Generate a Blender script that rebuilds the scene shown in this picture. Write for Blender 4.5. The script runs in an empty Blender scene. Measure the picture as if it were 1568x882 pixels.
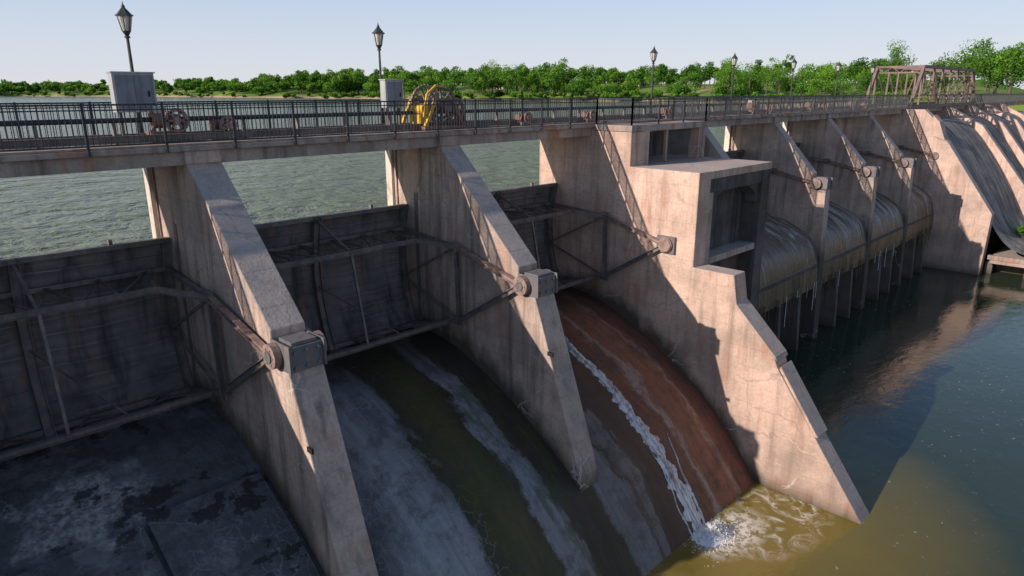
import bpy, math, random
import numpy as np
from mathutils import Vector
random.seed(7); RNG=np.random.default_rng(7)
sc=bpy.context.scene
sc.view_settings.view_transform='Standard'; sc.view_settings.look='None'; sc.view_settings.exposure=0
# ---------------------------------------------------------------- node helper
class M:
    def __init__(s,name,rough=.8,spec=.3,metal=0):
        s.m=bpy.data.materials.new(name); s.m.use_nodes=True; s.nt=s.m.node_tree; s.n=s.nt.nodes; s.l=s.nt.links
        s.b=s.n['Principled BSDF']; s.set('Roughness',rough); s.set('Specular IOR Level',spec); s.set('Metallic',metal)
        g=s.n.new('ShaderNodeNewGeometry'); s.pos=g.outputs['Position']; s.nrm=g.outputs['Normal']
    def inp(s,sock,v):
        if isinstance(v,bpy.types.NodeSocket): s.l.new(v,sock)
        else:
            if isinstance(v,(tuple,list)) and len(v)==3 and sock.type=='RGBA': v=(*v,1)
            sock.default_value=v
    def set(s,k,v): s.inp(s.b.inputs[k],v)
    def sv(s,sc,vec=None,off=None):
        n=s.n.new('ShaderNodeVectorMath'); n.operation='MULTIPLY'; s.inp(n.inputs[0],vec or s.pos); n.inputs[1].default_value=sc
        return n.outputs[0]
    def noise(s,scale=1,detail=4,rough=.55,vec=None,dist=0):
        n=s.n.new('ShaderNodeTexNoise'); s.inp(n.inputs['Vector'],vec or s.pos)
        n.inputs['Scale'].default_value=scale; n.inputs['Detail'].default_value=detail; n.inputs['Roughness'].default_value=rough
        n.inputs['Distortion'].default_value=dist; return n.outputs[0]
    def vor(s,scale=1,feat='DISTANCE_TO_EDGE',vec=None):
        n=s.n.new('ShaderNodeTexVoronoi'); n.feature=feat; s.inp(n.inputs['Vector'],vec or s.pos); n.inputs['Scale'].default_value=scale
        return n.outputs['Distance']
    def ramp(s,f,st):
        n=s.n.new('ShaderNodeValToRGB'); s.inp(n.inputs[0],f); e=n.color_ramp.elements
        while len(e)<len(st): e.new(.5)
        for i,(p,c) in enumerate(st):
            if not isinstance(c,(tuple,list)): c=(c,c,c)
            e[i].position=p; e[i].color=(*c,1)
        return n.outputs[0]
    def mix(s,f,a,b,mode='MIX'):
        n=s.n.new('ShaderNodeMix'); n.data_type='RGBA'; n.blend_type=mode
        s.inp(n.inputs[0],f); s.inp(n.inputs[6],a); s.inp(n.inputs[7],b); return n.outputs[2]
    def math(s,op,a,b=0,c=0):
        n=s.n.new('ShaderNodeMath'); n.operation=op; s.inp(n.inputs[0],a); s.inp(n.inputs[1],b)
        if op in('MULTIPLY_ADD',): s.inp(n.inputs[2],c)
        return n.outputs[0]
    def mr(s,v,a,b,c=0,d=1):
        n=s.n.new('ShaderNodeMapRange'); s.inp(n.inputs[0],v)
        for i,k in enumerate((a,b,c,d)): n.inputs[i+1].default_value=k
        return n.outputs[0]
    def xyz(s,vec=None):
        n=s.n.new('ShaderNodeSeparateXYZ'); s.inp(n.inputs[0],vec or s.pos); return n.outputs
    def comb(s,x,y,z):
        n=s.n.new('ShaderNodeCombineXYZ'); s.inp(n.inputs[0],x); s.inp(n.inputs[1],y); s.inp(n.inputs[2],z); return n.outputs[0]
    def attr(s,name):
        n=s.n.new('ShaderNodeAttribute'); n.attribute_name=name; return n.outputs['Fac']
    def warp(s,sc,det,amt=1):
        wv=s.n.new('ShaderNodeVectorMath'); wv.operation='MULTIPLY_ADD'; nn=s.n.new('ShaderNodeTexNoise'); nn.inputs['Scale'].default_value=sc; nn.inputs['Detail'].default_value=det
        s.l.new(s.pos,nn.inputs['Vector']); s.l.new(nn.outputs['Color'],wv.inputs[0]); wv.inputs[1].default_value=(amt,amt,amt); s.l.new(s.pos,wv.inputs[2]); return wv.outputs[0]
    def bump(s,h,st=.5,d=.05,nrm=None):
        n=s.n.new('ShaderNodeBump'); s.inp(n.inputs['Height'],h); n.inputs['Strength'].default_value=st; n.inputs['Distance'].default_value=d
        if nrm: s.l.new(nrm,n.inputs['Normal'])
        s.l.new(n.outputs[0],s.b.inputs['Normal']); return n.outputs[0]

def concrete(name,light=(.66,.49,.4),dark=(.4,.315,.27),rust=.38,low=True,crack=True,lowshade=None,streak=.8,base=False):
    m=M(name,.88,.25)
    big=m.noise(.45,5,.65); col=m.mix(m.ramp(big,[(.38,0),(.6,1)]),dark,light)
    st=m.noise(1,5,.6,m.sv((2.2,2.2,.16)))
    col=m.mix(m.ramp(st,[(.5,0),(.7,streak)]),col,tuple(c*.34 for c in dark))
    st2=m.noise(1,3,.6,m.sv((3.1,2.7,.22),),.3)
    col=m.mix(m.ramp(m.math('MULTIPLY',st2,m.noise(.5,2)),[(.28,0),(.4,rust)]),col,(.48,.19,.1))
    x=m.xyz(); nz=m.xyz(m.nrm)[2]
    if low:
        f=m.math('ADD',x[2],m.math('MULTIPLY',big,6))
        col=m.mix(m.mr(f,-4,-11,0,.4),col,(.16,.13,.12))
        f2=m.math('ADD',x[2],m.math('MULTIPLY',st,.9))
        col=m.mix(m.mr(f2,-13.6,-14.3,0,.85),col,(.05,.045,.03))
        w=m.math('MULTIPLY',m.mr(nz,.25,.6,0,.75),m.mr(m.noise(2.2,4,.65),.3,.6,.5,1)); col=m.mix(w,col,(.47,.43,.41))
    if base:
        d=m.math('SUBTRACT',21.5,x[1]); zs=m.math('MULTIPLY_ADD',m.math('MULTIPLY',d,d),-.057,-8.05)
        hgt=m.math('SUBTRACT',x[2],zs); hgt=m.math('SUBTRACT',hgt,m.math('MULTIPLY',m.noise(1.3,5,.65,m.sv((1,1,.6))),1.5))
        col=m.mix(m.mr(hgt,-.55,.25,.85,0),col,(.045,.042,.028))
    if lowshade:
        f=m.math('ADD',x[2],m.math('MULTIPLY',st,3)); col=m.mix(m.mr(f,lowshade,lowshade-1.6,0,.9),col,(.05,.047,.042))  # painted shadow: concrete gets darker downward from this height
    if crack:
        v=m.vor(.42,vec=m.warp(1.2,3)); msk=m.math('MULTIPLY',m.ramp(v,[(0,1),(.012,0)]),m.ramp(m.noise(.35,2),[(.54,0),(.62,1)]))
        col=m.mix(m.math('MULTIPLY',msk,.6),col,(.75,.7,.64))
        msk=m.math('MULTIPLY',m.math('MULTIPLY',m.ramp(v,[(.008,1),(.015,0)]),m.ramp(big,[(.52,0),(.57,1)])),.3)
        col=m.mix(msk,col,(.12,.1,.09))
    fine=m.noise(10,5,.72)
    col=m.mix(m.math('MULTIPLY',m.ramp(fine,[(.3,1),(.58,0)]),.3),col,(.14,.12,.11))
    bz=m.math('FRACT',m.math('MULTIPLY',x[2],1.25)); bl=m.ramp(bz,[(0,0),(.04,1),(.96,1),(1,0)])
    col=m.mix(.14,col,m.mix(bl,(.08,.07,.06),col))
    m.set('Base Color',col)
    h=m.math('ADD',fine,m.math('MULTIPLY',bl,.25))
    m.bump(h,.6,.03); return m.m
def metal(name,c1,c2,rough=.6,sc=3,met=.3,mid=.5):
    m=M(name,rough,.4,met); col=m.mix(m.ramp(m.noise(sc,4,.65),[(mid-.08,0),(mid+.12,1)]),c1,c2)
    st=m.noise(1,3,.6,m.sv((5,5,.5))); col=m.mix(m.ramp(st,[(.5,0),(.7,.5)]),col,tuple(c*.4 for c in c1))
    m.set('Base Color',col); return m.m

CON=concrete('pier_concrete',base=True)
CONF=concrete('far_pier_concrete',lowshade=-6.0)  # shadow on the lower far piers is put into the colour
CON2=concrete('tower_concrete',(.76,.53,.42),(.52,.375,.3),.5,streak=.55,base=True)
CON3=concrete('end_pier_concrete',(.74,.52,.42),(.48,.36,.3),.4,streak=.5)
DECK=concrete('deck_concrete',(.52,.43,.38),(.32,.27,.24),.8,low=False,crack=False)
DARKC=concrete('recess_shade_concrete',(.15,.135,.13),(.07,.065,.06),.2,crack=False)  # dark tone carries the shade of recesses and undersides
RAIL=metal('rail_paint',(.035,.04,.05),(.06,.06,.065),.5,6,.2)
STEEL=metal('weathered_steel',(.15,.14,.138),(.26,.21,.19),.6,2.2,.1,.5)
RUST=metal('rusted_hub_steel',(.38,.25,.21),(.19,.14,.13),.7,3,.1)
HUBS=metal('hub_plate_steel',(.17,.17,.18),(.28,.19,.16),.6,4,.2,.58)
LAMPM=metal('lamp_post_paint',(.05,.055,.06),(.08,.08,.08),.5,5,.3)
GUIDE=metal('guide_plate',(.68,.6,.52),(.45,.28,.19),.6,2,.1,.6)
TRUSS=metal('truss_rusty_paint',(.25,.165,.155),(.16,.11,.1),.7,1.5,.1)
YEL=metal('yellow_paint',(.68,.42,.04),(.4,.24,.05),.5,4,0,.55)
REDM=metal('red_brown_paint',(.3,.15,.12),(.18,.11,.09),.6,4,.1)
CAB=metal('cabinet_grey',(.22,.24,.28),(.18,.2,.23),.45,1.5,.2)
CABL=metal('cabinet_pale',(.5,.5,.5),(.42,.42,.42),.45,1.5,.2)
def plain(name,c,r=.6,**k):
    m=M(name,r); m.set('Base Color',m.mix(m.noise(6,3),tuple(x*.8 for x in c),tuple(min(1,x*1.15) for x in c))); return m.m
GLASS=plain('lamp_glass',(.62,.6,.52),.2)
BLACK=plain('dark_opening',(.02,.02,.022))
BOLT=plain('bolts',(.2,.2,.21),.4)
m=M('gate_skin_plate',.65,.3,.0)
x=m.xyz()
col=m.mix(m.ramp(m.noise(.8,5,.65),[(.35,0),(.7,1)]),(.09,.085,.088),(.23,.21,.205))
row=m.math('ADD',m.math('MULTIPLY',x[2],2.1),m.math('MULTIPLY',m.noise(.6,3),.5)); fr=m.math('FRACT',row)
col=m.mix(m.math('MULTIPLY',m.ramp(fr,[(0,1),(.12,0),(.5,.5),(.9,0),(1,1)]),m.ramp(m.noise(.5,3),[(.4,0),(.6,.65)])),col,(.42,.37,.34))
col=m.mix(m.ramp(m.noise(1,5,.6,m.sv((2.5,2.5,.2))),[(.5,0),(.7,.8)]),col,(.045,.043,.045))
col=m.mix(m.ramp(m.noise(1,5,.6,m.sv((3.5,3.5,.25))),[(.56,0),(.72,.75)]),col,(.3,.17,.11))
m.set('Base Color',col); m.bump(m.math('ADD',m.noise(8,5,.7),m.ramp(fr,[(0,1),(.06,0),(.94,0),(1,1)])),.6,.04)
SKIN=m.m

# ---------------------------------------------------------------- mesh builder
class MB:
    def __init__(s): s.v=[];s.f=[];s.mi=[];s.mats=[];s.sm=[]
    def mat(s,m):
        if m not in s.mats: s.mats.append(m)
        return s.mats.index(m)
    def add(s,vs,fs,m,smooth=False):
        o=len(s.v); s.v+= [tuple(v) for v in vs]; k=s.mat(m)
        for f in fs: s.f.append([o+i for i in f]); s.mi.append(k); s.sm.append(smooth)
    def box(s,x0,x1,y0,y1,z0,z1,m):
        v=[(x,y,z) for x in(x0,x1) for y in(y0,y1) for z in(z0,z1)]
        s.add(v,[(0,1,3,2),(4,6,7,5),(0,4,5,1),(2,3,7,6),(0,2,6,4),(1,5,7,3)],m)
    def prism(s,prof,x0,x1,m):
        n=len(prof); v=[(x0,*p) for p in prof]+[(x1,*p) for p in prof]
        f=[list(range(n)),list(range(2*n-1,n-1,-1))]+[(i,i+n,(i+1)%n+n,(i+1)%n) for i in range(n)]
        s.add(v,f,m)
    def beam(s,a,b,w,h,m):
        a=Vector(a);b=Vector(b);d=(b-a).normalized(); up=Vector((0,0,1)) if abs(d.z)<.9 else Vector((1,0,0))
        r=d.cross(up).normalized(); u=r.cross(d).normalized(); v=[]
        for p in(a,b):
            for i,j in((-1,-1),(1,-1),(1,1),(-1,1)): v.append(p+r*i*w/2+u*j*h/2)
        s.add(v,[(0,3,2,1),(4,5,6,7),(0,1,5,4),(1,2,6,5),(2,3,7,6),(3,0,4,7)],m)
    def ibeam(s,a,b,w,h,m):
        a=Vector(a);b=Vector(b);d=(b-a).normalized(); up=Vector((0,0,1)) if abs(d.z)<.9 else Vector((1,0,0))
        r=d.cross(up).normalized(); u=r.cross(d).normalized()
        s.beam(a,b,w*.15,h*.9,m)
        for q in(-1,1): s.beam(a+u*q*h*.46,b+u*q*h*.46,w,h*.1,m)
    def cyl(s,a,b,r1,r2,m,n=12,smooth=True):
        a=Vector(a);b=Vector(b);d=(b-a).normalized(); up=Vector((0,0,1)) if abs(d.z)<.9 else Vector((1,0,0))
        r=d.cross(up).normalized(); u=r.cross(d).normalized(); v=[]
        for p,q in((a,r1),(b,r2)):
            for i in range(n):
                t=2*math.pi*i/n; v.append(p+r*math.cos(t)*q+u*math.sin(t)*q)
        s.add(v,[(i,(i+1)%n,n+(i+1)%n,n+i) for i in range(n)],m,smooth)
        s.add(v[:n],[list(range(n))[::-1]],m); s.add(v[n:],[list(range(n))],m)
    def obj(s,name,parent=None,bevel=0,loc=(0,0,0)):
        me=bpy.data.meshes.new(name); me.from_pydata(s.v,[],s.f)
        for q in s.mats: me.materials.append(q)
        me.polygons.foreach_set('material_index',s.mi); me.polygons.foreach_set('use_smooth',s.sm); me.update()
        o=bpy.data.objects.new(name,me); sc.collection.objects.link(o); o.parent=parent; o.location=loc
        if bevel:
            b=o.modifiers.new('bevel','BEVEL'); b.width=bevel; b.segments=2; b.limit_method='ANGLE'
        return o
def empty(name,loc=(0,0,0)):
    o=bpy.data.objects.new(name,None); sc.collection.objects.link(o); o.location=loc; return o

# ---------------------------------------------------------------- dam dimensions (deck top z=0)
RW=-3.6; TW=-14.7
NEAR=[7.96+9.2*k for k in(-5,-4,-3,-2,-1,0,1)]
TOW=25.86
FAR=[36.2,45.7,55.0,64.2]
BIG=73.0
FHY,FHZ=16.85,-4.25
P_NEAR=[(23.4,-17.5),(23.4,-.15),(20.06,-.15),(20.06,-.55),(16.0,-4.45),(16.0,-5.4),(15.2,-5.4),(13.0,-11.5),(12.1,-17.5)]
P_FAR=[(23.4,-17.5),(23.4,-.15),(20.06,-.15),(20.06,-.55),(17.2,-3.65),(17.2,-4.63),(16.25,-4.63),(15.75,-17.5)]
def hub(mb,xc,hy=15.72,hz=-5.02,hw=.46):
    a=hy-15.72;b=hz+5.02
    mb.box(xc-hw,xc+hw,15.12+a,15.95+a,-5.385+b,-4.72+b,HUBS)
    mb.box(xc-hw+.1,xc+hw-.1,15.2+a,15.85+a,-4.72+b,-4.62+b,HUBS)
    mb.box(xc-hw-.06,xc-hw,15.05+a,16.02+a,-5.385+b,-4.66+b,HUBS); mb.box(xc+hw,xc+hw+.06,15.05+a,16.02+a,-5.385+b,-4.66+b,HUBS)
    for i in range(3):
        for j in range(2):
            p=(xc-.33+.33*i,15.12+a,-5.25+.4*j+b); mb.cyl(p,(p[0],p[1]-.06,p[2]),.045,.045,BOLT,8)
    for sx in(-1,1):
        mb.cyl((xc+sx*(hw+.06),hy,hz),(xc+sx*(hw+.26),hy,hz),.3,.3,RUST,18)
        mb.cyl((xc+sx*(hw+.26),hy,hz),(xc+sx*(hw+.32),hy,hz),.16,.16,HUBS,12)
        for i in range(6):
            t=i*math.pi/3; p=(xc+sx*(hw+.26),hy+.22*math.cos(t),hz+.22*math.sin(t)); mb.cyl(p,(p[0]+sx*.04,p[1],p[2]),.03,.03,BOLT,6)
for i,xc in enumerate(NEAR+FAR):
    e=empty('concrete_dam_pier'); mb=MB(); near=xc<30
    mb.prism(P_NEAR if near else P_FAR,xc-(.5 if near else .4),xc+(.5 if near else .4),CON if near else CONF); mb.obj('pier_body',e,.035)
    mb=MB(); mb.box(xc-.56,xc+.56,19.98,20.5,-.5,-.146,CON); mb.obj('pier_cap',e,.02)
    mb=MB()
    if near: hub(mb,xc)
    else: hub(mb,xc,FHY,FHZ,.36)
    mb.obj('trunnion_bearing',e,.012)
    mb=MB(); mb.box(xc-.62,xc-.51,23.05,23.42,-9,-.55,GUIDE); mb.box(xc-.56,xc-.505,22.8,22.86,-9,-.55,RUST)
    if near:
        mb.box(xc-.505,xc-.45,14.35,14.6,-7.35,-7.2,BLACK)
        mb.box(xc-.53,xc-.502,21.55,21.75,-8.2,-2.4,STEEL); mb.box(xc+.502,xc+.53,21.55,21.75,-8.2,-2.4,STEEL)
    mb.obj('stoplog_guide',e)
# spillway ------------------------------------------------------
PROF=[(24.5,-9.2),(22.8,-8.2),(21.5,-8.05),(20.3,-8.15),(19.2,-8.38),(17.7,-8.98),(16.1,-9.77),(14.7,-10.62),(13.3,-11.64),(12.0,-13.0),(10.7,-14.7),(9.3,-17.0),(9.0,-17.6)]
def smoothprof(p,k=6):
    out=[]
    for i in range(len(p)-1):
        p0=p[max(i-1,0)];p1=p[i];p2=p[i+1];p3=p[min(i+2,len(p)-1)]
        for j in range(k):
            t=j/k
            out.append(tuple(.5*((2*p1[a])+(-p0[a]+p2[a])*t+(2*p0[a]-5*p1[a]+4*p2[a]-p3[a])*t*t+(-p0[a]+3*p1[a]-3*p2[a]+p3[a])*t**3) for a in(0,1)))
    return out+[p[-1]]
SP=smoothprof(PROF)
_sy=np.array([p[0] for p in SP][::-1]); _sz=np.array([p[1] for p in SP][::-1])
def zsp(y): return float(np.interp(y,_sy,_sz))
m=M('spillway_concrete',.6,.4)
X=m.xyz()
fl=m.comb(m.math('MULTIPLY',X[0],.9),m.math('MULTIPLY',X[1],.3),0)
fl3=m.comb(m.math('MULTIPLY',X[0],4),m.math('MULTIPLY',X[1],.5),0)
lane=m.noise(1,4,.6,fl)
xd=m.math('ADD',X[0],m.math('MULTIPLY_ADD',lane,2.1,-1.05))
fine=m.noise(1.5,6,.75)
xd=m.math('ADD',xd,m.math('MULTIPLY_ADD',fine,1.1,-.55))
f=m.mr(xd,-2,28)
def q(x): return (x+2)/30
# real surface deposits: bare grey concrete, algae, silt and rust lanes with crisp edges
col=m.ramp(f,[(q(-1),(.14,.14,.148)),(q(7.4),(.13,.13,.138)),(q(8.6),(.055,.055,.058)),(q(9.3),(.17,.17,.18)),(q(10.6),(.37,.37,.38)),(q(12.0),(.24,.24,.25)),(q(12.15),(.05,.045,.024)),
  (q(13.4),(.1,.088,.025)),(q(14.35),(.05,.043,.016)),(q(14.5),(.3,.295,.305)),(q(15.3),(.25,.245,.25)),(q(15.42),(.05,.036,.022)),(q(17.4),(.06,.042,.027)),(q(17.55),(.21,.205,.21)),(q(18.5),(.19,.185,.185)),
  (q(18.62),(.08,.055,.038)),(q(19.3),(.24,.215,.21)),(q(19.45),(.09,.058,.038)),(q(21.4),(.15,.075,.045)),(q(22.6),(.26,.115,.068)),(q(22.95),(.42,.32,.27)),(q(23.1),(.29,.125,.072)),(q(24.4),(.36,.155,.09)),(q(24.6),(.42,.29,.23)),(q(24.75),(.27,.105,.062)),(q(26),(.14,.055,.035))])
n33=m.noise(1,6,.7,fl3)
col=m.mix(m.math('MULTIPLY',m.ramp(n33,[(.42,0),(.66,1)]),.35),col,(.03,.028,.025))
col=m.mix(m.math('MULTIPLY',m.ramp(fine,[(.3,1),(.5,0)]),.5),col,(.035,.032,.028))
mid=m.noise(.9,5,.7); col=m.mix(m.math('MULTIPLY',m.ramp(mid,[(.52,0),(.6,1)]),.45),col,(.06,.055,.05))
alg=m.math('MULTIPLY',m.ramp(m.noise(1.7,5,.7,fl),[(.5,0),(.58,.6)]),m.math('MULTIPLY',m.mr(X[0],12,13),m.mr(X[0],18,17)))
col=m.mix(alg,col,(.06,.075,.018))
col=m.mix(m.math('MULTIPLY',m.mr(m.math('ADD',X[1],m.math('MULTIPLY',lane,4)),20,22.5,0,.75),m.mr(X[0],8,9)),col,(.035,.028,.02))
vr=m.vor(.8,vec=m.warp(1.5,6)); wv2=m.warp(2.2,5,.6)
ck=m.math('MULTIPLY',m.ramp(vr,[(0,1),(.02,0)]),m.ramp(m.noise(.3,2),[(.52,0),(.58,1)]))
vr2=m.vor(2.1,vec=wv2); ck2=m.math('MULTIPLY',m.ramp(vr2,[(0,1),(.035,0)]),m.math('MULTIPLY',m.ramp(mid,[(.46,1),(.54,0)]),m.mr(X[1],17.3,15.5,0,1)))
ck=m.math('MULTIPLY',m.math('MAXIMUM',ck,ck2),m.mr(X[0],12,13,1,0))
col=m.mix(m.math('MULTIPLY',ck,.5),col,(.42,.41,.4))
bay1=m.mr(X[0],7.2,8.2,1,0)
pd=m.math('ADD',m.math('POWER',m.math('DIVIDE',m.math('SUBTRACT',X[0],3.2),1.7),2),m.math('POWER',m.math('DIVIDE',m.math('SUBTRACT',X[1],18.2),1.2),2))
pd=m.math('ADD',pd,m.math('MULTIPLY',m.math('SUBTRACT',m.noise(1.1,5,.65),.5),5))
pat=m.mr(pd,.3,1.1,.8,0)
pt=m.math('MULTIPLY',m.ramp(m.noise(.5,6,.7),[(.52,0),(.6,.6)]),bay1)
col=m.mix(pt,col,(.27,.265,.265))
col=m.mix(pat,col,m.mix(m.ramp(m.noise(5,5,.7),[(.4,0),(.6,1)]),(.16,.16,.16),(.52,.5,.48)))
pt=m.math('MULTIPLY',m.ramp(m.noise(.7,6,.65,m.sv((1,.7,3))),[(.57,0),(.6,1)]),bay1)
col=m.mix(m.math('MULTIPLY',pt,.85),col,(.025,.023,.022))
m.set('Base Color',col); m.set('Roughness',m.mr(lane,.35,.65,.4,.8))
m.bump(m.math('ADD',fine,m.math('MULTIPLY',n33,.4)),.8,.12)
SPM=m.m
def surface(mb,x0,x1,prof,m,nx=1):
    n=len(prof)
    for k in range(nx):
        a=x0+(x1-x0)*k/nx;b=x0+(x1-x0)*(k+1)/nx
        v=[(a,*p) for p in prof]+[(b,*p) for p in prof]
        mb.add(v,[(i,i+1,i+1+n,i+n) for i in range(n-1)],m,True)
mb=MB()
xs=[NEAR[0]-9.2]+NEAR+[TOW+.5]
surface(mb,xs[0],xs[-1],SP,SPM)
def slab(x0,x1,y0,y1,dz=.1):
    ys=np.linspace(y0,y1,9)
    top=[(y,zsp(y)+dz) for y in ys]; bot=[(y,zsp(y)-.05) for y in ys][::-1]
    mb.prism(top+bot,x0,x1,SPM)
slab(4.25,7.3,14.2,17.25,.2); slab(-.6,4.13,12.2,17.13,.17); slab(4.25,7.3,11.2,14.1,.18)
mb.obj('spillway')
m=M('rushing_water',.35,.5)
X=m.xyz(); fl=m.comb(m.math('MULTIPLY',X[0],9),m.math('MULTIPLY',X[1],1.1),0)
nz=m.noise(1,7,.7,fl,.4)
m.set('Base Color',m.mix(m.ramp(nz,[(.38,0),(.56,1)]),(.3,.22,.18),(.88,.89,.9))); m.bump(nz,.9,.08); 
WW=m.m
FOAM=plain('white_foam',(.92,.92,.93),.6)
def stream(xc,y0,y1,w0,w1,amp,seed,mb,dz=.03):
    rg=np.random.default_rng(seed); n=190; ys=np.linspace(y0,y1,n); ph=rg.random(4)*6
    v=[];C=9; wl=np.convolve(np.abs(rg.normal(0,1,n+4)),np.ones(3)/3,'same'); wr=np.convolve(np.abs(rg.normal(0,1,n+4)),np.ones(3)/3,'same')
    for i,y in enumerate(ys):
        t=i/(n-1); w=w0+(w1-w0)*t; xm=xc+.05*amp*(math.sin(y*1.7+ph[0])+.7*math.sin(y*3.9+ph[1])+.4*math.sin(y*9+ph[2]))+.5*(1-t)**2
        a=xm-w*(.25+.35*wl[i]); b=xm+w*(.25+.35*wr[i])
        for j in range(C):
            s=j/(C-1); v.append((a+(b-a)*s,y,zsp(y)+dz*math.sin(math.pi*s)*3*(.4+1.1*rg.random())-.012))
    mb.add(v,[(i*C+j,i*C+j+1,(i+1)*C+j+1,(i+1)*C+j) for i in range(n-1) for j in range(C-1)],WW,True)
mb=MB(); stream(21.2,20.4,10.4,.16,.85,1,3,mb,.04)
stream(20.75,14.5,10.6,.02,.1,1.5,5,mb,.015); stream(21.7,13,10.5,.03,.2,1,9,mb,.02)
mb.obj('rushing_water_stream')
mb=MB()
for i in range(2600):
    r=abs(random.gauss(0,.5)); t=random.uniform(0,6.283); x=21.3+r*math.cos(t)*1.25; y=10.25+r*math.sin(t)*.85-.15; z=TW+max(0,random.gauss(.1,.2))*math.exp(-r*r*3.5)
    s=random.uniform(.012,.05)
    pts=[Vector((random.gauss(0,1),random.gauss(0,1),random.gauss(0,.7))).normalized()*s+Vector((x,y,z)) for _ in range(4)]
    mb.add(pts,[(0,1,2),(0,2,3),(0,3,1),(1,3,2)],FOAM,True)
C=26; v=[]
for i in range(C):
    for j in range(C):
        a=(i/(C-1)-.5)*2;b=(j/(C-1)-.5)*2; rr=a*a+b*b
        v.append((21.25+a*1.0,10.25+b*.75,TW-.05+.32*math.exp(-rr*3)*(.5+random.random())+.04*random.random()*(rr<1)-.06*(rr>.9)))
mb.add(v,[(i*C+j,(i+1)*C+j,(i+1)*C+j+1,i*C+j+1) for i in range(C-1) for j in range(C-1)],FOAM,True)
mb.obj('water_splash')

# gates ---------------------------------------------------------
def gate(x0,x1,zb,name='radial_gate',ztop=-2.92,hy=15.72,hz=-5.02,R=6.95):
    e=empty(name); oy=hy-15.72
    def P(z,r=R): return hy+math.sqrt(r*r-(z-hz)**2)
    mb=MB(); n=22; zs=[ztop+(zb-ztop)*i/n for i in range(n+1)]
    prof=[(P(z),z) for z in zs]+[(P(z)+.1,z) for z in zs[::-1]]
    nn=len(prof); v=[(x0+.03,*p) for p in prof]+[(x1-.03,*p) for p in prof]
    mb.add(v,[(i,i+nn,(i+1)%nn+nn,(i+1)%nn) for i in range(nn)]+[list(range(nn)),list(range(2*nn-1,nn-1,-1))],SKIN)
    mb.obj('skin_plate',e)
    mb=MB(); xm=(x0+x1)/2
    ribs=[x0+.12,xm,x1-.12]
    for xr in ribs:
        for i in range(n):
            mb.ibeam((xr,P(zs[i])-.14,zs[i]),(xr,P(zs[i+1])-.14,zs[i+1]),.2,.26,STEEL)
    mb.beam((x0+.05,P(ztop-.06)-.08,ztop-.06),(x1-.05,P(ztop-.06)-.08,ztop-.06),.16,.14,STEEL)
    for fx in(.2,.8):
        xx=x0+(x1-x0)*fx; mb.cyl((xx-.05,P(ztop)+.05,ztop+.08),(xx+.05,P(ztop)+.05,ztop+.08),.09,.09,STEEL,10)
    mb.obj('vertical_ribs',e)
    mb=MB()
    lv=[(ztop-1.0,20.1+oy*.4,STEEL)]
    if zb<-7: lv.append((zb+1.0,19.4,STEEL))
    for li,(zc,yc,mt) in enumerate(lv):
        inset=1.25 if li==0 else .35
        a=(x0+inset,yc,zc); b=(x1-inset,yc,zc); mb.ibeam(a,b,.18,.15,mt)
        zk=zc+(-.0 if li==0 else -.75)
        ys=P(zk)-.1; mb.beam((x0+.1,ys,zk),(x1-.1,ys,zk),.12,.14,mt)
        N=6 if li==0 else 4
        for i in range(N):
            t0=i/N;t1=(i+1)/N
            pa=(a[0]+(b[0]-a[0])*t0,yc,zc); pb=(x0+.1+(x1-x0-.2)*(t0+t1)/2,ys,zk); pc=(a[0]+(b[0]-a[0])*t1,yc,zc)
            mb.beam(pa,pb,.06,.06,mt); mb.beam(pb,pc,.06,.06,mt)
        for sgn,xe,hx in((-1,a[0],x0+.16),(1,b[0],x1-.16)):
            kn=(hx-sgn*.1,(19.0 if li==0 else 18.9)+oy*.6,zc-.22 if li==0 else zc+.12)
            mb.ibeam((xe,yc,zc),kn,.17,.15,mt); mb.ibeam(kn,(hx,hy,hz),.18,.17,RUST if li==0 else mt)
            mb.beam((hx,ys,zk),kn,.12,.13,mt)
            mb.box(kn[0]-.03,kn[0]+.03,kn[1]-.2,kn[1]+.2,kn[2]-.18,kn[2]+.18,mt)
    if zb<-7:
        for sgn,hx in((-1,x0+.26),(1,x1-.26)):
            k1=(hx,19.0,ztop-1.22);k2=(hx,18.9,zb+1.12); mb.ibeam(k1,k2,.14,.14,mt)
            md=(hx,P(-5.9)-.2,-5.9); mb.beam(md,k1,.08,.08,mt); mb.beam(md,k2,.08,.08,mt)
        mb.beam((xm,20.1,ztop-1),(xm,19.4,zb+1),.08,.08,mt)
        mb.beam((xm,20.1,ztop-1),(xm,P(ztop-.1)-.2,ztop-.15),.08,.08,mt)
        mb.beam((xm,P(-5.6)-.2,-5.6),(xm+1.5,19.45,zb+1.0),.045,.045,mt)
    for hx in(x0+.14,x1-.14): mb.cyl((hx-.1,hy,hz),(hx+.1,hy,hz),.34,.34,RUST,18)
    mb.obj('gate_arms',e)
for a,b in zip(xs[:-1],xs[1:]):
    gate(a+.5,(b-.5),-8.15)
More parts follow.
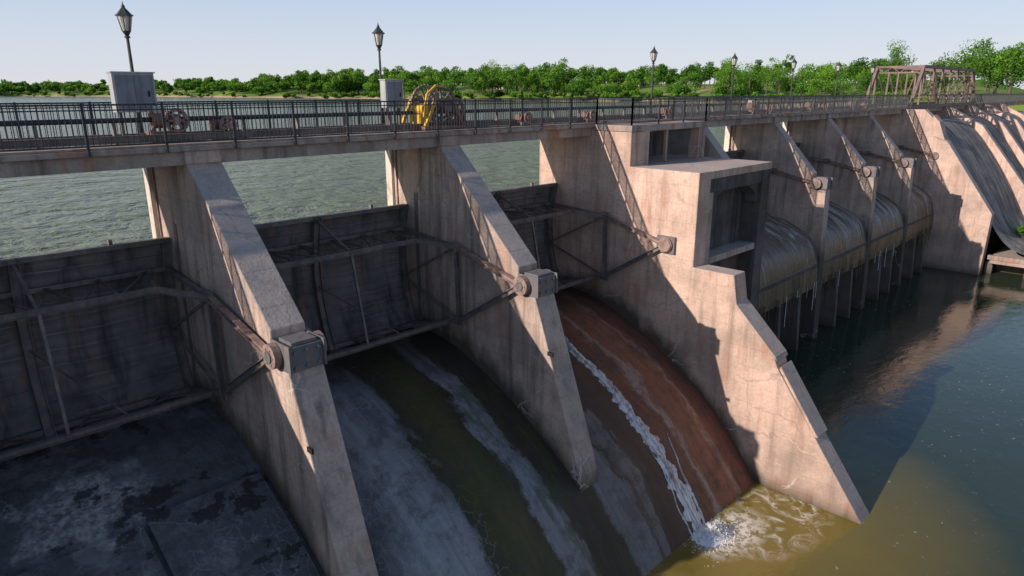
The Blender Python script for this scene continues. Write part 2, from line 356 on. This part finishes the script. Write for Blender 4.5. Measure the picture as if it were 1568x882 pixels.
# tower pier and tower -------------------------------------------
e=empty('intake_tower'); mb=MB()
mb.prism([(23.4,-17.5),(23.4,-.15),(20.0,-.15),(20.0,-.28),(17.9,-.28),(17.9,-1.8),(14.4,-1.8),(14.4,-5.85),(12.5,-5.85),(12.26,-7.09),(10.46,-8.9),(10.3,-9.3),(6.35,-14.7),(4.4,-17.5)],TOW,TOW+1.0,CON2)
mb.prism([(12.3,-7.0),(10.4,-8.85),(10.3,-9.05),(12.2,-7.25)],TOW-.05,TOW+1.05,CON2)
mb.prism([(10.2,-9.35),(8.5,-11.75),(8.35,-11.75),(10.15,-9.2)],TOW-.03,TOW+1.03,CON2)
mb.obj('tower_pier_wall',e,.04)
mb=MB()
mb.box(TOW-.04,32.5,17.86,20.0,-.27,0,DECK)
mb.box(TOW+1.0,32.8,14.42,20.3,-2.15,-1.82,CON2)
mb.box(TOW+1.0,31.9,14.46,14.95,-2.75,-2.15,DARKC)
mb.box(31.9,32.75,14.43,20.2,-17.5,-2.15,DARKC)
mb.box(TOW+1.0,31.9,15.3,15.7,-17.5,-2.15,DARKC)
mb.box(TOW+1.0,31.9,14.5,15.3,-6.0,-5.7,CON)
mb.box(TOW+1.0,TOW+1.4,14.44,15.3,-5.7,-2.75,CON)
for i in range(8):
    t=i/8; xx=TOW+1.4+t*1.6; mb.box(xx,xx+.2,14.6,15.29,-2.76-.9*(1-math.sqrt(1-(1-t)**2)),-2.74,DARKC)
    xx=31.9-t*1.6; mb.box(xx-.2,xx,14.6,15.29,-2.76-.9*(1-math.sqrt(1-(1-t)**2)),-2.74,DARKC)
mb.box(TOW+1.0,TOW+1.5,17.93,18.3,-1.82,-.27,CON); mb.box(31.8,32.45,17.93,18.5,-1.82,-.27,CON)
mb.box(TOW+3.2,TOW+3.35,18.1,18.25,-1.82,-.27,CON)
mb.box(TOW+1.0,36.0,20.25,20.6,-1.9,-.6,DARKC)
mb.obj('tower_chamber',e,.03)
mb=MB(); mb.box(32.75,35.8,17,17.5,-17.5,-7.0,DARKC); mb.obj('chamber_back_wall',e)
mb=MB(); mb.cyl((TOW-.02,15.72,-5.02),(TOW-.3,15.72,-5.02),.3,.3,RUST,18); mb.box(TOW-.14,TOW-.01,15.3,16.2,-5.4,-4.65,HUBS); mb.obj('trunnion_bearing',e,.01)
# far overflow bays -----------------------------------------------
PF=smoothprof([(23.0,-7.2),(21.5,-6.4),(19.9,-6.45),(18.2,-7.0),(17.1,-7.6),(16.5,-8.25),(16.2,-9.2),(16.08,-10.1),(16.05,-11.0)],5)
m=M('overflow_sheet',.4,.4); X=m.xyz()
fl=m.comb(m.math('MULTIPLY',X[0],1.7),m.math('MULTIPLY',X[1],.25),m.math('MULTIPLY',X[2],.16))
n1=m.noise(1,6,.7,fl,.3); n2=m.noise(.5,5,.65); n3=m.noise(.35,3,.6,m.sv((1,0,0)))
col=m.ramp(n1,[(.3,(.04,.034,.026)),(.42,(.12,.09,.065)),(.48,(.25,.19,.155)),(.52,(.1,.075,.05)),(.56,(.5,.48,.47)),(.6,(.44,.4,.38)),(.63,(.16,.125,.1)),(.75,(.06,.05,.036))])
col=m.mix(m.ramp(n2,[(.4,.4),(.6,0)]),col,(.24,.19,.165))
g=m.mr(m.math('ADD',X[2],n2),-7.7,-9,0,.85); col=m.mix(g,col,m.mix(m.ramp(n1,[(.4,0),(.62,1)]),(.035,.036,.016),m.mix(n3,(.09,.1,.035),(.42,.22,.1))))
m.set('Base Color',col); m.set('Roughness',m.mr(n1,.4,.6,.3,.7)); m.bump(m.math('ADD',n1,n2),.8,.2); OFM=m.m
fx=[32.75]+FAR+[BIG+.5]
mb=MB(); cb=MB()
for i,(a,b) in enumerate(zip(fx[:-1],fx[1:])):
    a2=a if i==0 else a+.36; b2=b-.36
    surface(mb,a2,b2,PF,OFM)
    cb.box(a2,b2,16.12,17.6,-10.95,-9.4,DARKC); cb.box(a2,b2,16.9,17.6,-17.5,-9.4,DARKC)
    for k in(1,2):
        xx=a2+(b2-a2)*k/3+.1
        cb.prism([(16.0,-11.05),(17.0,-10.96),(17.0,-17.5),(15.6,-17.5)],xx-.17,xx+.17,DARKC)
    if i>0: gate(a+.4,b-.4,-6.5,ztop=-2.4,hy=FHY,hz=FHZ,R=5.6)
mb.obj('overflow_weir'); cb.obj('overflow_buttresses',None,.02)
gate(32.85,35.7,-6.5,ztop=-2.4,hy=FHY,hz=FHZ,R=5.6)
mb=MB()
for i in range(150):
    x=random.uniform(33,72.5)
    if min(abs(x-p) for p in FAR)<.5: continue
    l=random.uniform(.1,1.5)**1.5; mb.beam((x,16.02,-10.6),(x+random.uniform(-.04,.04),15.98,-11-l),.025,.025,FOAM if random.random()<.05 else OFM)
mb.obj('water_trickles')
# big end pier -----------------------------------------------------
e=empty('end_pier'); mb=MB()
mb.prism([(23.6,-17.5),(23.6,-.15),(18.3,-.15),(17.1,-1.2),(16.9,-2.1),(15.9,-3.1),(11.6,-9.1),(11.75,-17.5)],BIG,BIG+1.1,CON3)
mb.prism([(17.5,-.6),(16.9,-1.2),(16.2,-2.9),(17.2,-2.5)],BIG-.12,BIG+1.2,CON3)
mb.obj('end_pier_wall',e,.04)
PW=smoothprof([(24,-2.5),(20,-1.3),(18,-1.5),(16.6,-2.6),(15.2,-4.3),(13.6,-6.6),(12.4,-8.6),(11.2,-10.8),(9.5,-12.3),(6,-12.95)],5)
m=M('dry_weir_concrete',.8,.3); X=m.xyz(); fl=m.comb(m.math('MULTIPLY',X[0],1.3),m.math('MULTIPLY',X[1],.3),m.math('MULTIPLY',X[2],.1))
n1=m.noise(1,7,.7,fl); n2=m.noise(3,6,.7,fl)
col=m.mix(m.ramp(n1,[(.4,0),(.6,1)]),(.09,.09,.092),(.28,.25,.235)); col=m.mix(m.ramp(n2,[(.52,0),(.66,.9)]),col,(.55,.49,.46))
m.set('Base Color',col); m.bump(n2,.8,.15); DWM=m.m
mb=MB(); surface(mb,BIG+1,88,PW,DWM); surface(mb,88,99,PW,DWM); surface(mb,99,125,PW,DWM); mb.obj('fixed_weir')
for xx in(87.2,97,106,115):
    e=empty('concrete_dam_pier'); mb=MB(); mb.prism([(23.6,-17.5),(23.6,-.15),(19.5,-.15),(18.2,-.9),(16.2,-2.0),(10.8,-8.9),(9.6,-13.5),(9.5,-17.5)],xx,xx+1.1,CON3); mb.obj('pier_body',e,.05)
mb=MB(); mb.box(BIG+.6,135,-8,11.2,-13.6,-12.95,CON3); mb.box(BIG+.5,BIG+.9,-8,11.4,-13.25,-12.85,DECK)
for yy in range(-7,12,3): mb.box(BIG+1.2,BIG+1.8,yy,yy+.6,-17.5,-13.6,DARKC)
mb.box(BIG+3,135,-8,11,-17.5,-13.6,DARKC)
mb.obj('concrete_apron',None,.03)

# bridge deck --------------------------------------------------------
XL,XR=-45,135
mb=MB(); mb.box(XL,XR,19.9,23.75,-.14,0,DECK); mb.box(XL,XR,20.12,20.42,-.53,-.145,DECK); mb.box(XL,XR,23.2,23.5,-.53,-.145,DECK); mb.box(XL,XR,21.6,21.9,-.45,-.145,DECK)
mb.box(XL,XR,19.96,20.1,0.001,.07,DECK)
mb.obj('bridge_deck',None,.015)
def railing(pts,name='bridge_railing'):
    mb=MB()
    for (xa,ya),(xb,yb) in zip(pts[:-1],pts[1:]):
        L=math.hypot(xb-xa,yb-ya); ux,uy=(xb-xa)/L,(yb-ya)/L
        for z,w in((1.13,.05),(1.0,.035),(.12,.04)): mb.beam((xa,ya,z),(xb,yb,z),w,w*.9,RAIL)
        n=max(1,round(L/1.88))
        for i in range(n+1):
            t=i*L/n; x,y=xa+ux*t,ya+uy*t; mb.beam((x,y,-.13),(x,y,1.17),.06,.06,RAIL); 
        n=int(L/.135)
        for i in range(1,n):
            t=i*L/n; x,y=xa+ux*t,ya+uy*t; mb.beam((x,y,.12),(x,y,1.12),.018,.018,RAIL)
    return mb.obj(name)
railing([(XL+.8,19.86),(TOW,19.86),(TOW+.05,17.95),(32.4,17.95),(32.4,19.86),(BIG+.5,19.86)])
railing([(XL+.8,23.7),(BIG+.5,23.7)])
railing([(99.5,19.86),(XR,19.86)]); railing([(99.5,23.7),(XR,23.7)])
mb=MB(); mb.cyl((XL,22.0,.66),(70,22.0,.66),.075,.075,RAIL,10)
mb.ibeam((XL,22.4,.16),(70,22.4,.16),.2,.2,STEEL); mb.ibeam((XL,21.5,.16),(70,21.5,.16),.2,.2,STEEL)
for i in range(60):
    x=XL+i*1.9; mb.box(x-.04,x+.04,21.93,22.07,0.002,.6,STEEL)
mb.obj('hoist_drive_shaft')
def wheel(mb,c,r,w,m,spokes=6,teeth=0):
    n=28
    for i in range(n):
        a=2*math.pi*i/n;b=2*math.pi*(i+1)/n
        mb.beam((c[0]+r*math.cos(a),c[1],c[2]+r*math.sin(a)),(c[0]+r*math.cos(b),c[1],c[2]+r*math.sin(b)),w,.09,m)
        if teeth: mb.beam((c[0]+r*math.cos(a),c[1],c[2]+r*math.sin(a)),(c[0]+(r+.07)*math.cos(a),c[1],c[2]+(r+.07)*math.sin(a)),w*.8,.05,m)
    for i in range(spokes):
        a=math.pi*i/spokes; mb.beam((c[0]-r*math.cos(a),c[1],c[2]-r*math.sin(a)),(c[0]+r*math.cos(a),c[1],c[2]+r*math.sin(a)),.07,.06,m)
    mb.cyl((c[0],c[1]-w,c[2]),(c[0],c[1]+w,c[2]),.11,.11,m,12)
e=empty('gate_hoist_machine'); mb=MB(); hx=17.9
mb.box(hx-1.1,hx+1.1,21.1,23.0,.002,.16,REDM)
for yy in(21.25,22.75):
    for x_ in(-.95,.95): mb.beam((hx+x_,yy,.16),(hx+x_*.45,yy,1.15),.12,.12,YEL if x_<0 else REDM)
    mb.beam((hx-.5,yy,1.15),(hx+.5,yy,1.15),.14,.12,REDM)
mb.box(hx-1.0,hx-.7,21.5,22.1,.16,.6,YEL); mb.cyl((hx-.85,21.3,.8),(hx-.85,22.0,.8),.2,.2,YEL,16)
mb.beam((hx-1.0,21.3,.5),(hx-.8,21.3,1.35),.07,.07,YEL); mb.beam((hx-.8,21.3,1.35),(hx-.35,21.3,1.68),.07,.07,YEL); mb.beam((hx-.35,21.3,1.68),(hx+.2,21.3,1.62),.07,.07,YEL)
wheel(mb,(hx+.05,21.5,.95),.68,.12,STEEL,4,1); wheel(mb,(hx-.15,22.2,1.0),.66,.1,RUST,5,1); wheel(mb,(hx+.65,21.35,.75),.42,.1,REDM,4,1); wheel(mb,(hx+.8,22.4,.9),.5,.1,STEEL,4,1)
mb.cyl((hx-.6,21.9,.95),(hx+.9,21.9,.95),.14,.14,STEEL,14); mb.cyl((hx+.3,21.3,.9),(hx+.3,22.8,.9),.22,.22,STEEL,16)
for i in range(8): mb.cyl((hx+.3,21.5+.15*i,.9),(hx+.3,21.56+.15*i,.9),.26,.26,STEEL,16)
mb.obj('hoist_gears',e)
def small_hoist(x,y=22.0,s=1.0):
    e=empty('gate_hoist'); mb=MB()
    mb.box(x-.45*s,x+.45*s,y-.3,y+.3,.16,.3*s,REDM); mb.cyl((x-.35*s,y,.62*s),(x+.1*s,y,.62*s),.23*s,.23*s,REDM,16)
    mb.cyl((x+.1*s,y,.62*s),(x+.42*s,y,.62*s),.15*s,.15*s,STEEL,14); wheel(mb,(x+.2*s,y-.34,.6*s),.28*s,.07,RUST,3,1)
    if s>.8: mb.box(x-.3*s,x,y-.15,y+.15,.8*s,1.0*s,CABL)
    mb.beam((x-.45*s,y-.2,.3*s),(x-.2*s,y-.2,.8*s),.05,.05,REDM); mb.beam((x+.45*s,y-.2,.3*s),(x+.3*s,y-.2,.6*s),.06,.06,REDM)
    mb.box(x-.5*s,x+.5*s,y-.36,y-.28,.002,.16,STEEL); mb.box(x-.5*s,x+.5*s,y+.28,y+.36,.002,.16,STEEL)
    mb.obj('hoist_motor',e)
for x,s in((7.7,1.05),(9.3,.75),(-1.2,1.05),(22.4,.6),(27,.6),(34,.7),(44.5,.9),(47,.6),(54,.8),(57,.6),(63,.8),(66,.6)): small_hoist(x,22.0 if x<12 else 21.4,s)
def cabinet(x,y,w,h,z0):
    e=empty('control_cabinet'); mb=MB(); mb.box(x-w/2,x+w/2,y,y+.34,z0,z0+h,CABL); mb.box(x-w/2+.05,x+w/2-.05,y-.025,y-.002,z0+.05,z0+h-.05,CAB)
    mb.box(x-w/2-.03,x+w/2+.03,y-.05,y+.38,z0+h,z0+h+.04,CABL)
    for s in(-1,1): mb.box(x+s*w*.38-.04,x+s*w*.38+.04,y+.12,y+.2,0.002,z0,STEEL)
    mb.box(x+w*.3,x+w*.34,y-.06,y-.025,z0+h*.4,z0+h*.55,BLACK); mb.box(x-.003,x+.003,y-.03,y-.024,z0+.06,z0+h-.06,BLACK)
    mb.obj('cabinet_body',e,.008)
cabinet(7.0,22.0,1.12,1.08,.88); cabinet(16.1,22.0,.8,1.0,.86)
def lamp(x,y=23.55):
    e=empty('street_lamp',(x,y,0)); mb=MB()
    mb.cyl((0,0,.001),(0,0,.12),.17,.15,LAMPM,12); mb.cyl((0,0,.12),(0,0,.6),.1,.07,LAMPM,12); mb.cyl((0,0,.6),(0,0,3.05),.058,.042,LAMPM,10)
    mb.cyl((0,0,3.0),(0,0,3.06),.08,.08,LAMPM,12); mb.cyl((0,0,3.06),(0,0,3.2),.045,.13,LAMPM,6)
    mb.cyl((0,0,3.2),(0,0,3.62),.115,.2,GLASS,6,False)
    for i in range(6):
        t=i*math.pi/3
        mb.beam((.118*math.cos(t),.118*math.sin(t),3.2),(.205*math.cos(t),.205*math.sin(t),3.63),.022,.022,LAMPM)
    mb.cyl((0,0,3.62),(0,0,3.66),.25,.25,LAMPM,6,False); mb.cyl((0,0,3.66),(0,0,3.86),.22,.05,LAMPM,6,False); mb.cyl((0,0,3.86),(0,0,3.92),.06,.05,LAMPM,8); mb.cyl((0,0,3.92),(0,0,4.04),.03,.004,LAMPM,6)
    mb.obj('post_and_lantern',e)
for x in(-11,-1.8,7.5,16.6,35.9,45.8,55.6,65,74): lamp(x)
# truss bridge -----------------------------------------------------------
e=empty('steel_truss_bridge'); mb=MB(); x0,x1=BIG+.7,99; n=8; H=3.75; dx=(x1-x0)/n
for y in(19.75,23.85):
    mb.beam((x0,y,.1),(x1,y,.1),.2,.28,TRUSS); mb.beam((x0+dx*.8,y,H),(x1-dx*.8,y,H),.25,.28,TRUSS)
    mb.beam((x0,y,.1),(x0+dx*.8,y,H),.25,.25,TRUSS); mb.beam((x1,y,.1),(x1-dx*.8,y,H),.25,.25,TRUSS)
    for i in range(1,n):
        xa=x0+dx*i; xa=x0+dx*.8 if i==1 else (x1-dx*.8 if i==n-1 else xa)
        mb.beam((xa,y,.1),(xa,y,H),.16,.16,TRUSS)
        if i<n-1:
            xb=x0+dx*(i+1) if i<n-2 else x1-dx*.8
            if i<n/2-.5: mb.beam((xa,y,H),(xb,y,.1),.1,.1,TRUSS)
            else: mb.beam((xa,y,.1),(xb,y,H),.1,.1,TRUSS)
            mb.beam((xa,y,1.1),(xb,y,1.1),.06,.08,TRUSS); mb.beam((xa,y,.65),(xb,y,.65),.05,.06,TRUSS)
for i in range(1,n):
    xa=x0+dx*i; xa=x0+dx*.8 if i==1 else (x1-dx*.8 if i==n-1 else xa)
    mb.beam((xa,19.75,H),(xa,23.85,H),.15,.2,TRUSS)
    if i in(1,n-1): mb.beam((xa,19.75,H-.55),(xa,23.85,H-.55),.1,.12,TRUSS); [mb.beam((xa,19.75+4.1*k/6,H-(.55 if k%2 else 0)),(xa,19.75+4.1*(k+1)/6,H-(0 if k%2 else .55)),.06,.06,TRUSS) for k in range(6)]
    if i<n-1:
        xb=x0+dx*(i+1); mb.beam((xa,19.75,H),(xb,23.85,H),.06,.06,TRUSS); mb.beam((xb,19.75,H),(xa,23.85,H),.06,.06,TRUSS)
mb.obj('truss_members',e)

# water -------------------------------------------------------------------
def sheet(name,x0,x1,y0,y1,z,mat):
    mb=MB(); mb.add([(x0,y0,z),(x1,y0,z),(x1,y1,z),(x0,y1,z)],[(0,1,2,3)],mat); return mb.obj(name)
m=M('reservoir_water_surface',.14,.3)
m.set('Base Color',m.mix(m.noise(.05,3),(.13,.16,.08),(.17,.19,.1))); 
w1=m.noise(1.3,4,.6,m.sv((1,.6,1)),.8); w2=m.noise(.45,3,.5,m.sv((.8,1.2,1)),.3)
m.bump(m.math('ADD',w1,m.math('MULTIPLY',w2,1.5)),1,.6)
sheet('reservoir_water',-4000,4000,22.7,6000,RW,m.m)
m=M('river_water_surface',.03,.5); X=m.xyz()
dd=m.math('ADD',m.math('POWER',m.math('DIVIDE',m.math('SUBTRACT',X[0],22.5),6),2),m.math('POWER',m.math('DIVIDE',m.math('SUBTRACT',X[1],9),4.5),2))
d2=m.math('ADD',dd,m.math('MULTIPLY',m.noise(.3,4,.6),1.5))
base=m.mix(m.mr(d2,.7,4.5,1,0),(.036,.05,.03),(.2,.15,.026))
fd=m.math('ADD',m.math('POWER',m.math('DIVIDE',m.math('SUBTRACT',X[0],24.2),3.2),2),m.math('POWER',m.math('DIVIDE',m.math('SUBTRACT',X[1],8.9),1.7),2))
fn=m.noise(.9,7,.72,None,1.6)
fm=m.math('MULTIPLY',m.ramp(fn,[(.49,0),(.56,.35),(.63,.85)]),m.mr(fd,.3,1.3,1,0))
sp=m.math('ADD',m.math('POWER',m.math('DIVIDE',m.math('SUBTRACT',X[0],21.9),1.9),2),m.math('POWER',m.math('DIVIDE',m.math('SUBTRACT',X[1],9.7),1.1),2))
fm2=m.math('MULTIPLY',m.ramp(m.noise(3,6,.72),[(.42,0),(.55,1)]),m.mr(sp,.2,1.3,1,0))
spk=m.math('MULTIPLY',m.ramp(m.noise(4.5,3,.6),[(.68,0),(.72,.55)]),m.ramp(m.noise(.15,3),[(.44,0),(.54,1)]))
fm=m.math('MAXIMUM',m.math('MAXIMUM',fm,fm2),spk)
base=m.mix(fm,base,(.78,.72,.63)); m.set('Base Color',base); m.set('Roughness',m.mr(fm,0,1,.03,.7))
w1=m.noise(1.6,5,.6,m.sv((.7,1.2,1)),.4); w2=m.noise(.3,3,.5)
m.bump(m.math('ADD',m.math('MULTIPLY',w1,.7),w2),.22,.11)
sheet('river_water',-400,400,-400,22.5,TW,m.m)

# terrain ------------------------------------------------------------------
SA=[-70,-20,0,7,9,11,13,19,26,33,40,50,64,80,95,110,150]; SR=[150,140,128,118,124,140,165,240,290,340,380,430,600,900,1000,900,700]
def hsh(x,y): return (math.sin(x*.011+1.3)*math.cos(y*.013)+.5*math.sin(x*.027+y*.021)+.25*math.sin(x*.06-y*.05))
def gz(x,y):
    a=math.degrees(math.atan2(y,x)); r=math.hypot(x,y); s=np.interp(a,SA,SR); s+=8*math.sin(a*1.7)+3*math.sin(a*6.1) if a>13 else 0
    d=r-s; up=min(1,max(0,(a-8)/3))
    if d<0: zu=RW+d*.4; zd=TW+d*.4
    else: zu=RW+.8*(1-math.exp(-d/3))+6*(1-math.exp(-d/60))+min(d/400,1)*5+hsh(x,y)*1.2*min(1,d/60); zd=min(TW+d*.7,.3)+.6*min(1,d/60)*hsh(x,y)
    return max(-19,zu*up+zd*(1-up))
angs=np.radians(np.concatenate([np.arange(-70,5,1.5),np.arange(5,95,.5),np.arange(95,152,2)])); rs=[60]+list(np.geomspace(90,6000,110))
V=[];F=[]
for a in angs:
    for r in rs: x,y=r*math.cos(a),r*math.sin(a); V.append((x,y,gz(x,y)))
nr=len(rs)
for i in range(len(angs)-1):
    for j in range(nr-1): F.append((i*nr+j,i*nr+j+1,(i+1)*nr+j+1,(i+1)*nr+j))
m=M('grass_ground',.95,.1); X=m.xyz()
col=m.mix(m.ramp(m.noise(.03,5,.6),[(.35,0),(.65,1)]),(.1,.2,.03),(.2,.28,.06)); col=m.mix(m.ramp(m.noise(.015,4,.6),[(.55,0),(.62,.7)]),col,(.36,.28,.16))
sh=m.math('ADD',X[2],m.math('MULTIPLY',m.noise(.05,4),1.2)); col=m.mix(m.mr(sh,-2.2,-1.5,1,0),col,(.4,.3,.2))
m.set('Base Color',col); m.bump(m.noise(1,5,.7),.6,.3)
mb=MB(); mb.add(V,F,m.m,True); mb.obj('ground')
mb=MB(); mb.add([(-9000,-9000,-19.5),(9000,-9000,-19.5),(9000,9000,-19.5),(-9000,9000,-19.5)],[(0,1,2,3)],m.m); mb.obj('river_bed')

# trees ---------------------------------------------------------------------
def leafmat(name,c1,c2):
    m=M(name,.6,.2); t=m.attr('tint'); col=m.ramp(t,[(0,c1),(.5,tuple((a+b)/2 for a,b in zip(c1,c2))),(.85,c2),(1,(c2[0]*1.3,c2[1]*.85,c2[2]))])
    m.set('Base Color',col)
    tr=m.n.new('ShaderNodeBsdfTranslucent'); m.l.new(col,tr.inputs[0]); mx=m.n.new('ShaderNodeMixShader'); mx.inputs[0].default_value=.3
    m.l.new(m.b.outputs[0],mx.inputs[1]); m.l.new(tr.outputs[0],mx.inputs[2]); m.l.new(mx.outputs[0],m.n['Material Output'].inputs[0]); return m.m
LEAF=leafmat('foliage',(.025,.09,.01),(.18,.38,.035)); BARK=plain('bark',(.12,.09,.07),.9)
def crown(h,w,nc,nl,leaf,rg):
    Q=[];T=[]
    cz=h*.56
    cen=[]
    for i in range(nc):
        d=rg.normal(size=3); d/=np.linalg.norm(d); rr=rg.random()**.5
        c=np.array([d[0]*w*.36*rr,d[1]*w*.36*rr,cz+d[2]*h*.32*rr]); cr=w*rg.uniform(.12,.22); cen.append((c,cr))
    tt=rg.random()*.55-.05
    for c,cr in cen:
        ct=tt+rg.random()*.35
        d=rg.normal(size=(nl,3)); d/=np.linalg.norm(d,axis=1)[:,None]; rad=cr*(.55+.6*rg.random(nl))
        p=c+d*rad[:,None]*np.array([1.15,1.15,.85])
        a=rg.normal(size=(nl,3)); a/=np.linalg.norm(a,axis=1)[:,None]; b=np.cross(a,d+rg.normal(0,.5,(nl,3))); b/=np.linalg.norm(b,axis=1)[:,None]; 
        s=leaf*rg.uniform(.5,1.2,nl)[:,None]*.5; a*=s; b*=s*.8
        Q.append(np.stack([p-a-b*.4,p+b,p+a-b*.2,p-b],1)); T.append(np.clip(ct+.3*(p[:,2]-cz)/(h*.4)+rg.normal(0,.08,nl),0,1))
    return np.concatenate(Q),np.concatenate(T),cen
def foliage_obj(name,Q,T,parent=None,mat=LEAF):
    n=len(Q); me=bpy.data.meshes.new(name); me.vertices.add(n*4); me.vertices.foreach_set('co',Q.reshape(-1).astype(np.float32))
    me.loops.add(n*4); me.loops.foreach_set('vertex_index',np.arange(n*4,dtype=np.int32)); me.polygons.add(n); me.polygons.foreach_set('loop_start',np.arange(0,n*4,4,dtype=np.int32))
    try: me.polygons.foreach_set('loop_total',np.full(n,4,dtype=np.int32))
    except Exception: pass
    me.materials.append(mat); me.update(calc_edges=True)
    at=me.attributes.new('tint','FLOAT','FACE'); at.data.foreach_set('value',T.astype(np.float32))
    o=bpy.data.objects.new(name,me); sc.collection.objects.link(o); o.parent=parent; return o
def polar(a,r): a=math.radians(a); return r*math.cos(a),r*math.sin(a)
def shore(a):
    s=np.interp(a,SA,SR); return s+(8*math.sin(a*1.7)+3*math.sin(a*6.1) if a>13 else 0)
AQ=[];AT=[]; tk=MB()
def far_tree(a,d,h,w):
    r=shore(a)+d; x,y=polar(a,r); z=gz(x,y); leaf=max(.45,r*.0019)*random.uniform(.9,1.3)
    nl=int(min(75,max(16,5*(w*.35/leaf)**2*2.6))); Q,T,cen=crown(h,w,random.randint(9,16),nl,leaf,RNG)
    AQ.append(Q+np.array([x,y,z])); AT.append(T); tk.cyl((x,y,z-.3),(x+random.uniform(-.4,.4),y,z+h*.55),h*.022,h*.012,BARK,5)
for i in range(330):
    a=random.uniform(57,98); far_tree(a,random.uniform(6,110),random.uniform(6,12)*(1 if a>64 else 1.3),random.uniform(8,14))
for i in range(150):
    a=random.uniform(40,62); far_tree(a,random.uniform(6,150),random.uniform(9,21),random.uniform(9,15))
for i in range(150):
    a=random.uniform(16,44); far_tree(a,random.choice([random.uniform(5,60),random.uniform(60,200)]),random.choice([random.uniform(5,9),random.uniform(9,18)]),random.uniform(7,13))
for i in range(250): # low shrubs on the shore
    a=random.uniform(14,98); far_tree(a,random.uniform(1,12),random.uniform(2,4),random.uniform(3,6))
for i in range(80): # back row
    a=random.uniform(10,60); far_tree(a,random.uniform(250,420),random.uniform(11,18),random.uniform(9,15))
foliage_obj('distant_trees',np.concatenate(AQ),np.concatenate(AT)); tk.obj('distant_tree_trunks')
def near_tree(a,r,h,w,tall=1):
    x,y=polar(a,r); z=gz(x,y); e=empty('broadleaf_tree',(x,y,z)); Q,T,cen=crown(h,w,26,120,.42,RNG); foliage_obj('crown',Q,T,e)
    mb=MB(); mb.cyl((0,0,-.4),(.15,0,h*.42),h*.03,h*.02,BARK,8)
    for c,cr in cen[::2]: mb.cyl((.1,0,h*random.uniform(.25,.42)),tuple(c),h*.011,h*.004,BARK,5)
    mb.obj('trunk',e)
for a,r,h,w in((11.8,168,14.5,10),(10.6,160,11,9),(9.4,150,11,8),(8.2,150,10,9),(16.2,250,17,10),(10.2,185,11,10),(13.4,200,10,8),(15.0,215,9,8),(7.2,160,11,9),(27.5,310,18,13),(23.8,300,13,11),(20.5,270,12,10),(46,445,21,15),(44,440,18,16)): near_tree(a,r,h,w)
WALL=plain('house_wall',(.6,.57,.52)); ROOF=plain('house_roof',(.2,.15,.13)); 
for a,d,w in((34.2,150,14),(27,170,12),(22,120,10),(45,120,10)):
    x,y=polar(a,shore(a)+d); z=gz(x,y); e=empty('house',(x,y,z)); mb=MB(); mb.box(-w/2,w/2,-4,4,-1,3,WALL)
    mb.prism([(-4.5,3.0),(0,5.4),(4.5,3.0)],-w/2-.4,w/2+.4,ROOF)
    for k in(-.3,0,.3): mb.box(w*k-.6,w*k+.6,-4.05,-4.003,.9,2.2,BLACK)
    mb.obj('house_body',e)
Q,T,_=crown(2.2,3,12,60,.25,RNG); e=empty('green_shrub',(80,9.6,-12.7)); foliage_obj('leaves',Q,T,e)
mb=MB(); [mb.cyl((0,0,-.4),(random.uniform(-.6,.6),random.uniform(-.6,.6),1.4),.05,.02,BARK,5) for _ in range(6)]; mb.obj('stems',e)

# light ----------------------------------------------------------------------
sd=Vector((-9.2,2.2,4.1)).normalized(); el=math.asin(sd.z); az=math.atan2(sd.x,sd.y)
w=bpy.data.worlds.new('World'); sc.world=w; w.use_nodes=True; nt=w.node_tree; bg=nt.nodes['Background']
sky=nt.nodes.new('ShaderNodeTexSky'); sky.sky_type='NISHITA'; sky.sun_disc=False; sky.sun_elevation=el; sky.sun_rotation=az%(2*math.pi); sky.air_density=1.0; sky.dust_density=.3; sky.ozone_density=2
tc=nt.nodes.new('ShaderNodeTexCoord'); sx=nt.nodes.new('ShaderNodeSeparateXYZ'); nt.links.new(tc.outputs['Generated'],sx.inputs[0])
def wramp(a,b,c,d):
    mr=nt.nodes.new('ShaderNodeMapRange'); mr.interpolation_type='SMOOTHSTEP'; nt.links.new(sx.outputs[2],mr.inputs[0]); mr.inputs[1].default_value=a; mr.inputs[2].default_value=b; mr.inputs[3].default_value=c; mr.inputs[4].default_value=d; return mr.outputs[0]
hz=nt.nodes.new('ShaderNodeMix'); hz.data_type='RGBA'; nt.links.new(wramp(-.02,.2,0,1),hz.inputs[0]); hz.inputs[6].default_value=(6.3,6.5,7.0,1); hz.inputs[7].default_value=(4.4,5.5,7.6,1)
mx=nt.nodes.new('ShaderNodeMix'); mx.data_type='RGBA'; nt.links.new(wramp(.05,.38,.9,0),mx.inputs[0]); nt.links.new(sky.outputs[0],mx.inputs[6]); nt.links.new(hz.outputs[2],mx.inputs[7])
nt.links.new(mx.outputs[2],bg.inputs[0]); bg.inputs[1].default_value=.115
L=bpy.data.lights.new('sun','SUN'); L.energy=5; L.angle=math.radians(.5); L.color=(1,.87,.76); lo=bpy.data.objects.new('sun',L); sc.collection.objects.link(lo)
lo.rotation_euler=(-sd).to_track_quat('-Z','Y').to_euler()
# camera -----------------------------------------------------------------------
c=bpy.data.cameras.new('camera'); c.lens=24; c.sensor_width=36; c.clip_end=20000; c.clip_start=.1
co=bpy.data.objects.new('camera',c); sc.collection.objects.link(co); co.location=(0,0,1.46)
hd=math.radians(44.4); pt=math.radians(16.07)
dirv=Vector((math.cos(hd)*math.cos(pt),math.sin(hd)*math.cos(pt),-math.sin(pt))); co.rotation_euler=dirv.to_track_quat('-Z','Y').to_euler()
sc.camera=co
